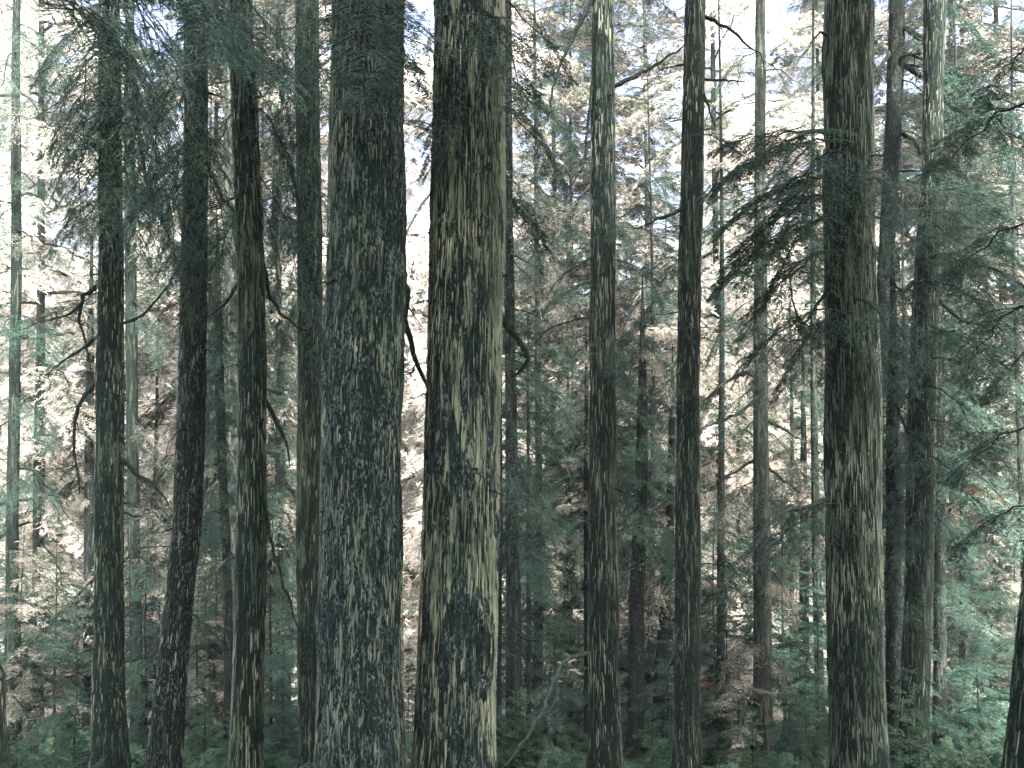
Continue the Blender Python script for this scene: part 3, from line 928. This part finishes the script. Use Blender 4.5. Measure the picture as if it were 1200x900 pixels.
# leafy boughs read off the photograph  (end pixel, row on the stem, depth offset, template)
for key, lst in {
    'K': [(60, 160, 60, -1.5, 2), (40, 90, 20, -1.0, 1), (80, 250, 130, -1.6, 3), (190, 200, 60, -1.6, 3), (150, 260, 120, -1.8, 3), (110, 240, 60, -1.8, 2),
          (70, 215, 150, .5, 3), (190, 130, 20, -1, 2), (200, 290, 200, -.8, 3), (160, 180, 30, -2, 3), (90, 140, 0, -2, 2), (60, 290, 230, -1, 1), (205, 240, 110, 1, 3)],
    'G': [(170, 200, 80, -1.0, 3), (190, 290, 150, -1.2, 3), (250, 260, 150, -1.6, 3), (290, 130, 20, -1.0, 2), (205, 180, 50, -1.5, 3), (180, 120, 20, 1, 3), (250, 390, 310, -.6, 3), (215, 350, 270, -.8, 3), (160, 260, 180, 1.4, 3)],
    'H': [(340, 150, 40, -.8, 2), (350, 250, 120, -.5, 3), (330, 330, 220, .5, 3), (240, 230, 120, .8, 3), (345, 200, 90, .9, 3), (250, 330, 240, 1.2, 3), (330, 90, 0, -1.2, 1), (355, 300, 200, 1.2, 3), (265, 400, 340, 1, 3)],
    'L': [(330, 260, 150, -1, 3), (380, 150, 60, -1, 3), (340, 340, 240, -1, 3), (330, 420, 340, .5, 3), (375, 420, 340, -1.2, 3), (340, 130, 20, -1, 2), (390, 60, -20, -2, 2)],
    'A': [(430, 110, -50, -2.4, 4), (480, 95, -30, -1.8, 0)],
    'B': [(625, 120, 10, -1.8, 0), (660, 210, 100, .6, 1), (640, 290, 190, .8, 4), (670, 90, -20, .5, 1), (500, 200, 90, -.8, 0)],
    'U': [(660, 330, 230, -1.5, 0), (690, 280, 250, -1.4, 4), (650, 480, 420, -1.5, 0), (630, 560, 480, -1.2, 1), (665, 640, 590, -1.2, 0), (560, 520, 440, .5, 1), (690, 420, 360, -1, 4),
          (640, 390, 300, 1.0, 1), (655, 540, 440, .8, 1), (640, 700, 620, -1.2, 1), (630, 170, 90, -1, 2), (620, 620, 520, -1.5, 2), (670, 230, 130, -1, 1), (680, 180, 100, -1.5, 0), (655, 260, 200, -1.8, 1), (670, 380, 300, -1.8, 2), (640, 330, 260, .6, 0), (675, 500, 430, -1.4, 1), (620, 300, 210, -1.8, 3)],
    'D': [(640, 360, 330, -1.0, 4), (775, 330, 305, -1.0, 4), (650, 440, 400, -.8, 0), (740, 460, 400, -1.0, 0), (620, 640, 600, -.6, 4), (745, 300, 260, -1, 0)],
    'V': [(790, 470, 400, -1, 1), (720, 500, 430, -1, 1), (785, 560, 500, -1, 1), (725, 600, 520, -1, 1), (790, 660, 600, -1, 1), (725, 690, 620, -1, 2), (780, 380, 320, -1, 0), (720, 420, 350, .8, 1), (790, 250, 200, -1, 1)],
    'E': [(870, 180, 160, -1.2, 0), (770, 350, 300, -1, 1), (770, 490, 430, -1, 1)],
    'C': [(835, 220, 155, -1.6, 4), (850, 260, 215, -1.8, 0), (860, 310, 230, -2.0, 1), (900, 330, 250, -1.4, 2), (880, 380, 290, -1.6, 1), (925, 250, 180, -2, 2), (840, 170, 165, -1.0, 4),
          (1060, 250, 200, -1.8, 1), (915, 440, 370, -1.4, 2), (1060, 430, 350, -2.2, 2), (860, 200, 170, -1.4, 4), (845, 330, 260, -1.6, 0), (890, 290, 200, -1.2, 1), (870, 430, 360, -1.2, 1), (900, 650, 590, -1.4, 1)],
    'T': [(830, 270, 220, -1.2, 1), (840, 350, 300, -1.3, 1), (930, 330, 280, -1, 1), (830, 410, 350, -1, 2), (935, 430, 380, -1.5, 1), (840, 520, 450, -1.2, 1), (940, 560, 500, -1.2, 1), (835, 620, 560, -1, 1),
          (940, 640, 580, -1.4, 1), (850, 700, 640, -1.5, 1), (935, 730, 660, -1.5, 2), (850, 800, 740, -1.4, 1), (935, 820, 760, -1, 1), (900, 480, 400, -2, 2), (890, 620, 560, -2, 2), (840, 110, 60, -1, 1), (930, 120, 70, -1, 1), (935, 230, 190, 1, 0)],
    'O': [(1150, 170, 30, -1.6, 1), (1200, 190, 60, -2.2, 1), (1150, 230, 150, -1.2, 0), (1190, 250, 200, -2.4, 4), (1110, 210, 90, -1, 3), (1170, 60, -10, -1.2, 0), (1210, 150, 75, -1.5, 1), (1100, 20, -20, -1, 4)],
    'N': [(1190, 300, 250, -2.4, 0), (1170, 360, 300, -2.0, 1), (1180, 430, 390, -2.6, 0), (1120, 310, 260, -2, 1), (1210, 480, 420, -2.6, 0), (1160, 520, 450, -2.2, 1), (1130, 450, 380, -2.2, 2), (1200, 560, 490, -2.2, 1),
          (1050, 390, 330, -1.8, 2), (1150, 600, 530, -2, 1), (1060, 560, 500, -1.4, 2), (1120, 260, 190, -1.2, 2), (1210, 340, 300, -3.0, 4), (1060, 300, 240, -1.5, 1), (1170, 250, 230, -2.8, 0), (1055, 660, 610, -1.2, 1), (1190, 400, 330, -2.5, 1), (1140, 670, 590, -1.5, 1)],
    'i': [(1110, 560, 500, 1.5, 0), (1150, 470, 400, 1, 4), (1100, 330, 260, 2, 0), (1120, 640, 590, 1.5, 4), (1090, 200, 120, 2.5, 0), (1150, 120, 40, 2, 4), (1130, 420, 360, 2.5, 1)],
    'X': [(60, 330, 270, -2, 0), (70, 420, 370, -2, 1), (55, 250, 200, -1.5, 1), (-20, 300, 240, -1.5, 1), (60, 520, 460, -1.5, 1), (65, 600, 540, -1.3, 2), (60, 180, 110, -2, 2), (-10, 420, 370, -2, 1), (60, 690, 640, -1.5, 1), (75, 760, 700, -2, 1), (70, 90, 30, -1.6, 2), (-10, 150, 60, -2, 2), (-15, 620, 560, -2, 1)],
    'Y': [(190, 420, 350, -1.5, 1), (185, 640, 590, -2, 1), (130, 300, 220, -1, 2), (200, 700, 650, -2, 1), (180, 540, 490, -1, 1), (195, 330, 250, -1, 2)],
    'a': [(240, 520, 430, -1, 2), (290, 580, 520, -1, 1), (235, 620, 560, -1.4, 1), (225, 640, 600, -2.5, 1), (290, 700, 640, -1, 2), (240, 720, 660, -1, 1), (300, 440, 380, 1, 2)],
    'c': [(350, 560, 500, -1, 2), (310, 620, 560, -1, 2), (355, 700, 640, -1, 2), (315, 500, 420, -1, 2), (350, 790, 730, -1, 1), (310, 740, 690, -1, 1)],
    'f': [(970, 700, 640, -1, 2), (915, 690, 620, -1, 1), (965, 600, 540, -1, 2), (910, 780, 720, -1, 1), (970, 800, 740, -1, 1), (965, 500, 440, -1, 1)],
    'g': [(1130, 640, 590, -2, 1), (1200, 660, 610, -2, 1), (1135, 730, 670, -2, 1), (1205, 740, 690, -2, 0), (1130, 800, 740, -2, 1), (1200, 820, 770, -2, 1), (1200, 600, 550, -2, 1)],
    'Q': [(1130, 560, 520, -1.6, 1), (1140, 650, 600, -1.8, 1), (1070, 620, 560, -1, 1), (1135, 730, 680, -1.8, 1), (1145, 500, 450, -2, 0)],
    'P': [(1060, 640, 590, -1.5, 1), (1070, 720, 680, -1.8, 1), (1030, 560, 500, 1, 1)],
    'd': [(640, 700, 640, -1, 1), (600, 680, 630, -.8, 1), (645, 780, 720, -1, 1), (650, 620, 570, -1, 0)],
    'm': [(640, 640, 580, -1, 1), (690, 660, 600, -1, 1), (640, 760, 700, -1, 1), (655, 520, 460, -1, 2), (640, 590, 540, -1, 1)],
}.items():
    for (ex, ey, y0, dY, kd) in lst:
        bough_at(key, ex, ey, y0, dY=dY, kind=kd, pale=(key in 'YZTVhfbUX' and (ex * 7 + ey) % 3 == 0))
for key, ex, ey, y0, dY, kd in (('g', 1140, 596, 575, -3, 1), ('E', 838, 806, 798, -.3, 2), ('a', 262, 690, 684, -.8, 1), ('m', 640, 790, 770, -2, 1)):
    o = bough_at(key, ex, ey, y0, dY=dY, kind=kd, mat=M['needle_rust'])
    o['label'] = 'bough of rusty brown dying needles'

# near boughs with every needle: overhead tree reaching in from the top left
NEAR = []
for k in range(3):
    NEAR.append(bough(500 + k, L=1.5, sides=17, twigs=13, needles=34, nl=.020, nw=.0045, rise=.1, droop=[.25, .35, .45][k], hang=[.0, .04, .08][k], wood_r=.011,
                      twig_wood=True, spread=.45).mesh('bough', [M['wood_grey'], M['needle_near']], False))


# the tree that carries them stands just outside the frame on the left
tree('near', 'tree beside the camera whose silvery sprays hang across the top left', [(0, -190, -110), (450, -200, -115), (900, -210, -115)], 5.2, 26, 'bark_moss', 401, 60, .06, .010, .045, group=None, crown_z=21)
T = TREES['near']
nb = T['base']
NL = [(60, -70, 335, 80, 4.6, 0), (110, -90, 260, 55, 4.9, 1), (150, -110, 300, 70, 4.3, 1), (-60, -60, 170, 70, 5.2, 1), (40, -110, 200, 70, 5.4, 0)]
for i, (sx, sy, ex, ey, Y, kd) in enumerate(NL):
    a, _ = unproj(sx, sy, Y + .3)
    e, _ = unproj(ex, ey, Y - .1)
    d = e - a
    Ln = float(np.linalg.norm(d))
    o = link('bough', NEAR[kd], T['t'], tuple(a - nb), 0, (Ln / 1.5,) * 3)
    o.rotation_euler = (0, -(math.asin(d[2] / Ln) + math.atan([.15, .25, .35][kd]) * .8), math.atan2(d[1], d[0]))
    # the limb that carries the spray back to the stem
    st = np.array([0, 0, a[2] - nb[2] + .25])
    g = dead_branch_geo([st, (st + a - nb) / 2 + [0, 0, .06], a - nb], .02, 700 + i, 4, .3)
    link('limb', g.mesh('limb', [M['wood']]), T['t'])

# unseen dense conifers added round the camera to shade the near trunks
rs = np.random.RandomState(77)
for k, (x, y) in enumerate(((-6.5, -3), (-2.5, -6), (2.2, -4.5), (6, -6.5), (9.5, -2), (12, -8), (-1, -11), (4.5, -11.5), (3.5, 1.0), (-3.6, -.5), (1.4, -2.2), (10.5, 5.6), (5.6, -2), (-1.2, -3), (8.5, .5), (15, 2), (-9, -9), (9, -13), (7.5, 4), (13, 5), (-10, 3))):
    z = float(ground_z(x, y))
    rr = rs.uniform(.2, .4)
    tg = Geo()
    sz = np.linspace(-.3, 33, 30)
    V, Q = tubes(np.stack([.12 * np.sin(sz * .11 + k), .1 * np.cos(sz * .13 + k), sz], -1)[None], (rr * (1 - sz / 34) + .14 * np.exp(-sz))[None], 20)
    tg.add(V, Q)
    t = thing('conifer_tree', 'tall unseen conifer added beside or behind the camera to shade the trunks', 'tree', (x, y, z), 'unseen conifers added round the camera for shade', rs.uniform(0, 6))
    link('trunk', tg.mesh('trunk', [M['bark_moss']]), t)
    link('crown', SHADE_CROWNS[k % 2], t, (0, 0, 9.5), scale=(1.25, 1.25, 1))

# ------------------------------------------------------------------ young trees in the middle distance
T_YOUNG = coarse_tmpl(600, 3, 1.6, sides=12, twigs=7, needles=10, nl=.08, nw=.024, droop=.45, rise=.25, hang=.15, wood_r=.012)
YOUNG = []
for k in range(4):
    g = crown_geo(620 + k, T_YOUNG, .25, 7.6, 1.9, .3, 50, rag=.3)
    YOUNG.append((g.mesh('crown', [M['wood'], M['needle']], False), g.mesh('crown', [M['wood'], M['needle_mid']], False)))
for k, key in enumerate(SHORT):
    if key == 'j':
        continue
    T = TREES[key]
    zc = T['zb'] + (T['zt'] - T['zb']) * .42
    H = T['zt'] - zc
    w = .5 + .016 * T['Y']
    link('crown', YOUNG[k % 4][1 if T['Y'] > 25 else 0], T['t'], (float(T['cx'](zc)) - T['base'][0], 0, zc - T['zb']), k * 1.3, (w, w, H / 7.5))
tg = Geo()
sz = np.linspace(-.2, 7.9, 14)
V, Q = tubes(np.stack([.03 * np.sin(sz), .02 * np.cos(sz * 1.3), sz], -1)[None], (.055 * (1 - sz / 8.3))[None], 8)
tg.add(V, Q)
YT = tg.mesh('trunk', [M['bark_dark']])
NAMES = [(-999, 20, 'at the left edge'), (20, 128, 'left of the smooth green-grey trunk'), (128, 215, 'between smooth and speckled trunks'),
         (215, 292, 'between speckled and mossy trunks'), (292, 425, 'between mossy trunk and thickest pair'), (425, 540, 'between the two thickest trunks'),
         (540, 705, 'between shaggy and ribbed trunks'), (705, 808, 'between the two straight slim trunks'), (808, 893, 'between slim dark and pale grey trunks'),
         (893, 1000, 'between pale grey and thick dark trunks'), (1000, 1080, 'between thick dark and leaning trunks'), (1080, 2000, 'right of the leaning ribbed trunk')]


def gap(px):
    for a, b, s in NAMES:
        if a <= px < b:
            return s
    return NAMES[-1][2]


rs = np.random.RandomState(5)
young = []
for px, Y, h in ((30, 24, 7), (70, 30, 8), (95, 22, 4), (175, 26, 7.5), (190, 34, 8), (235, 24, 6), (255, 30, 9), (320, 25, 8), (345, 36, 9), (335, 20, 3.5), (480, 38, 7), (610, 27, 6), (632, 32, 9), (650, 22, 4.5),
                 (672, 36, 10), (735, 27, 6), (765, 34, 9), (780, 22, 4), (835, 30, 9), (848, 24, 5.5), (862, 20, 3.5), (915, 26, 9), (930, 34, 10), (955, 23, 6), (940, 19.5, 3), (1048, 30, 8), (1065, 24, 5), (1125, 26, 8), (1140, 21, 4),
                 (1160, 34, 9), (1185, 28, 8), (1190, 22, 4.5), (1115, 36, 10), (150, 40, 9), (20, 36, 8), (590, 42, 9), (640, 44, 11), (700, 40, 9), (790, 42, 10), (900, 44, 11), (1010, 40, 9), (1090, 44, 11), (1215, 36, 9), (-30, 28, 8), (480, 30, 3.5)):
    x = (px - 600) / F * Y
    z = float(ground_z(x, Y))
    t = thing('young_hemlock', 'low young hemlock with drooping sprays ' + gap(px), 'tree', (x, Y, z - .05), 'young hemlocks under the tall trunks', rs.uniform(0, 6))
    sc = h / 8
    link('trunk', YT, t, scale=(sc, sc, sc))
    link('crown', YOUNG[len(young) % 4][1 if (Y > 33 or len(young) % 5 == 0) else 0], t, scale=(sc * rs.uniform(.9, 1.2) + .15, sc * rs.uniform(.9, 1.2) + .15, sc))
    young.append((t, px, Y, h))
sizes = {}
for t, px, Y, h in young:
    w = 'Tiny' if h <= 4.5 else ('Small' if h < 7 else ('Tall' if h < 9 else 'Very tall'))
    d = 'near' if Y < 25 else ('middle-distance' if Y < 35 else 'distant')
    t['label'] = (w.lower() + ' ' + d + ' young hemlock ' + gap(px))


def spell_out(lst):
    """where several share a phrase, add their order from the left"""
    by = {}
    for t, px in lst:
        by.setdefault(t['label'], []).append((px, t))
    words = ['leftmost', 'second from left', 'third from left', 'fourth from left', 'fifth from left', 'sixth from left', 'seventh from left', 'eighth from left']
    for lab, L in by.items():
        if len(L) > 1:
            for k, (px, t) in enumerate(sorted(L, key=lambda a: a[0])):
                t['label'] = lab + ', ' + (words[k] if k < 8 else 'far right')


spell_out([(t, px) for t, px, Y, h in young])

# slim dark hemlocks with open, lacy crowns in front of the pale background
T_LACE = coarse_tmpl(700, 4, 2.8, sides=11, twigs=7, needles=9, nl=.085, nw=.022, droop=.45, rise=.2, hang=.1, wood_r=.022)
LACE = [crown_geo(720 + k, T_LACE, 2, 27, 3.0, 1.0, 58, -.2, .2, rag=.35).mesh('crown', [M['wood'], M['needle']], False) for k in range(3)]
LT = []
tg = Geo()
sz = np.linspace(-.3, 27.5, 24)
V, Q = tubes(np.stack([.1 * np.sin(sz * .15), .08 * np.cos(sz * .19), sz], -1)[None], (.15 * (1 - sz / 28))[None], 10)
tg.add(V, Q)
LTM = tg.mesh('trunk', [M['bark_dark']])
rs = np.random.RandomState(44)
lacy = []
for k, (px, Y) in enumerate(((45, 33), (182, 37), (243, 34), (330, 30), (445, 41), (628, 29), (668, 35), (762, 31), (845, 28), (862, 37), (925, 31), (958, 27), (1062, 30), (1125, 27), (1150, 34), (1195, 29), (-20, 30), (1240, 33), (715, 41), (1010, 38), (570, 36))):
    x = (px - 600) / F * Y
    t = thing('lacy_hemlock', 'slim dark lacy hemlock ' + gap(px), 'tree', (x, Y, float(ground_z(x, Y))), 'slim lacy hemlocks in the middle distance', rs.uniform(0, 6))
    h = rs.uniform(.75, 1.15)
    link('trunk', LTM, t, scale=(h, h, h))
    link('crown', LACE[k % 3], t, rz=rs.uniform(0, 6), scale=(h, h, h))
    lacy.append((t, px))
spell_out(lacy)

# ------------------------------------------------------------------ far trees fading into the haze
T_FAR = coarse_tmpl(800, 4, 3.2, sides=12, twigs=8, needles=13, nl=.13, nw=.030, droop=.5, rise=.2, hang=.15, wood_r=.03)
FAR = []
for k in range(5):
    g = crown_geo(820 + k, T_FAR, 2.5, 39, 5.0, 2.0, 135, -.35, .15, rag=.45)
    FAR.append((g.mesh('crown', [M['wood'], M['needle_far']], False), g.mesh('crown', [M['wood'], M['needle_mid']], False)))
FT = []
for k in range(3):
    tg = Geo()
    sz = np.linspace(-.3, 40, 30)
    V, Q = tubes(np.stack([.12 * np.sin(sz * .11 + k), .1 * np.cos(sz * .13 + k), sz], -1)[None], (.17 * (1 - sz / 41) + .12 * np.exp(-sz))[None], 12)
    tg.add(V, Q)
    FT.append(tg.mesh('trunk', [M['bark_ribbed']]))
rs = np.random.RandomState(12)
placed = []
far = []
tries = 0
while len(placed) < 84 and tries < 5000:
    tries += 1
    Y = 34 + 80 * rs.rand() ** 1.1
    px = rs.uniform(-150, 1350)
    x = (px - 600) / F * Y
    if any((x - a) ** 2 + (Y - b) ** 2 < 2.9 ** 2 for a, b in placed):
        continue
    placed.append((x, Y))
    z = float(ground_z(x, Y))
    h = rs.uniform(.95, 1.5)
    dist = 'front background row' if Y < 55 else ('middle background row' if Y < 80 else 'farthest row')
    t = thing('far_conifer', 'pale hazy conifer, ' + dist + ', ' + gap(px), 'tree', (x, Y, z), 'far conifers fading into the pale haze', rs.uniform(0, 6))
    far.append((t, px))
    link('trunk', FT[len(placed) % 3], t, scale=(h, h, h))
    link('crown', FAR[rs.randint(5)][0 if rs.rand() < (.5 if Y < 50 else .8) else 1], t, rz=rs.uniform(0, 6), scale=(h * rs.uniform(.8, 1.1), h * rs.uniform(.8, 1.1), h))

spell_out(far)

# ------------------------------------------------------------------ undergrowth
T_SAP = coarse_tmpl(900, 3, .6, sides=7, twigs=5, needles=8, nl=.06, nw=.020, droop=.35, rise=.35, hang=.05, wood_r=.006)
ug = Geo()
rs = np.random.RandomState(3)
for k in range(3600):
    Y = 15 + 30 * rs.rand() ** 1.3
    x = rs.uniform(-.72, .72) * Y
    z = float(ground_z(x, Y))
    b, L = T_SAP[rs.randint(3)]
    ug.add_geo(b, rot(rs.uniform(0, 6.28), rs.uniform(.1, 1.0), rs.uniform(.5, 1.5)), (x, Y, z - .03 + rs.uniform(0, .25)))
o = link('undergrowth', ug.mesh('undergrowth', [M['wood'], M['needle_under']], False))
o['kind'] = 'stuff'
o['label'] = 'ferny green undergrowth of seedlings covering the forest floor'
o['category'] = 'undergrowth'

SAP = []
for k in range(3):
    g = crown_geo(950 + k, T_SAP, .1, 1.9, .75, .12, 26, .1, .5)
    SAP.append(g.mesh('crown', [M['wood'], M['needle_under']], False))
tg = Geo()
sz = np.linspace(-.1, 2.05, 6)
V, Q = tubes(np.stack([sz * 0, sz * 0, sz], -1)[None], (.014 * (1 - sz / 2.3))[None], 6)
tg.add(V, Q)
ST = tg.mesh('stem', [M['wood']])
rs = np.random.RandomState(8)
saps = []
for k in range(70):
    px = rs.uniform(0, 1200)
    Y = rs.uniform(17.5, 34)
    if px < 130 and k % 2:
        Y = rs.uniform(18, 22)
    x = (px - 600) / F * Y
    z = float(ground_z(x, Y))
    t = thing('sapling', ('near' if Y < 22 else 'farther') + ' bushy green sapling ' + gap(px), 'sapling', (x, Y, z - .03), 'conifer saplings on the forest floor', rs.uniform(0, 6))
    saps.append((t, px))
    sc = rs.uniform(.6, 1.35)
    link('stem', ST, t, scale=(sc, sc, sc))
    link('crown', SAP[k % 3], t, scale=(sc, sc, sc))

spell_out(saps)

# ------------------------------------------------------------------ haze
import bmesh
bm = bmesh.new()
bmesh.ops.create_cube(bm, size=1)
me = bpy.data.meshes.new('haze')
bm.to_mesh(me)
bm.free()
hz = link('haze', me)
hz.scale = (18200, 18200, 110)
hz.location = (0, 0, -60 + 55)
hz['kind'] = 'stuff'
m, nt, out = new_mat('haze')
pv = nt.nodes.new('ShaderNodeVolumePrincipled')
pv.inputs['Color'].default_value = (.98, .95, .93, 1)
pv.inputs['Density'].default_value = .0006
pv.inputs['Anisotropy'].default_value = .1
nt.links.new(pv.outputs[0], out.inputs['Volume'])
me.materials.append(m)
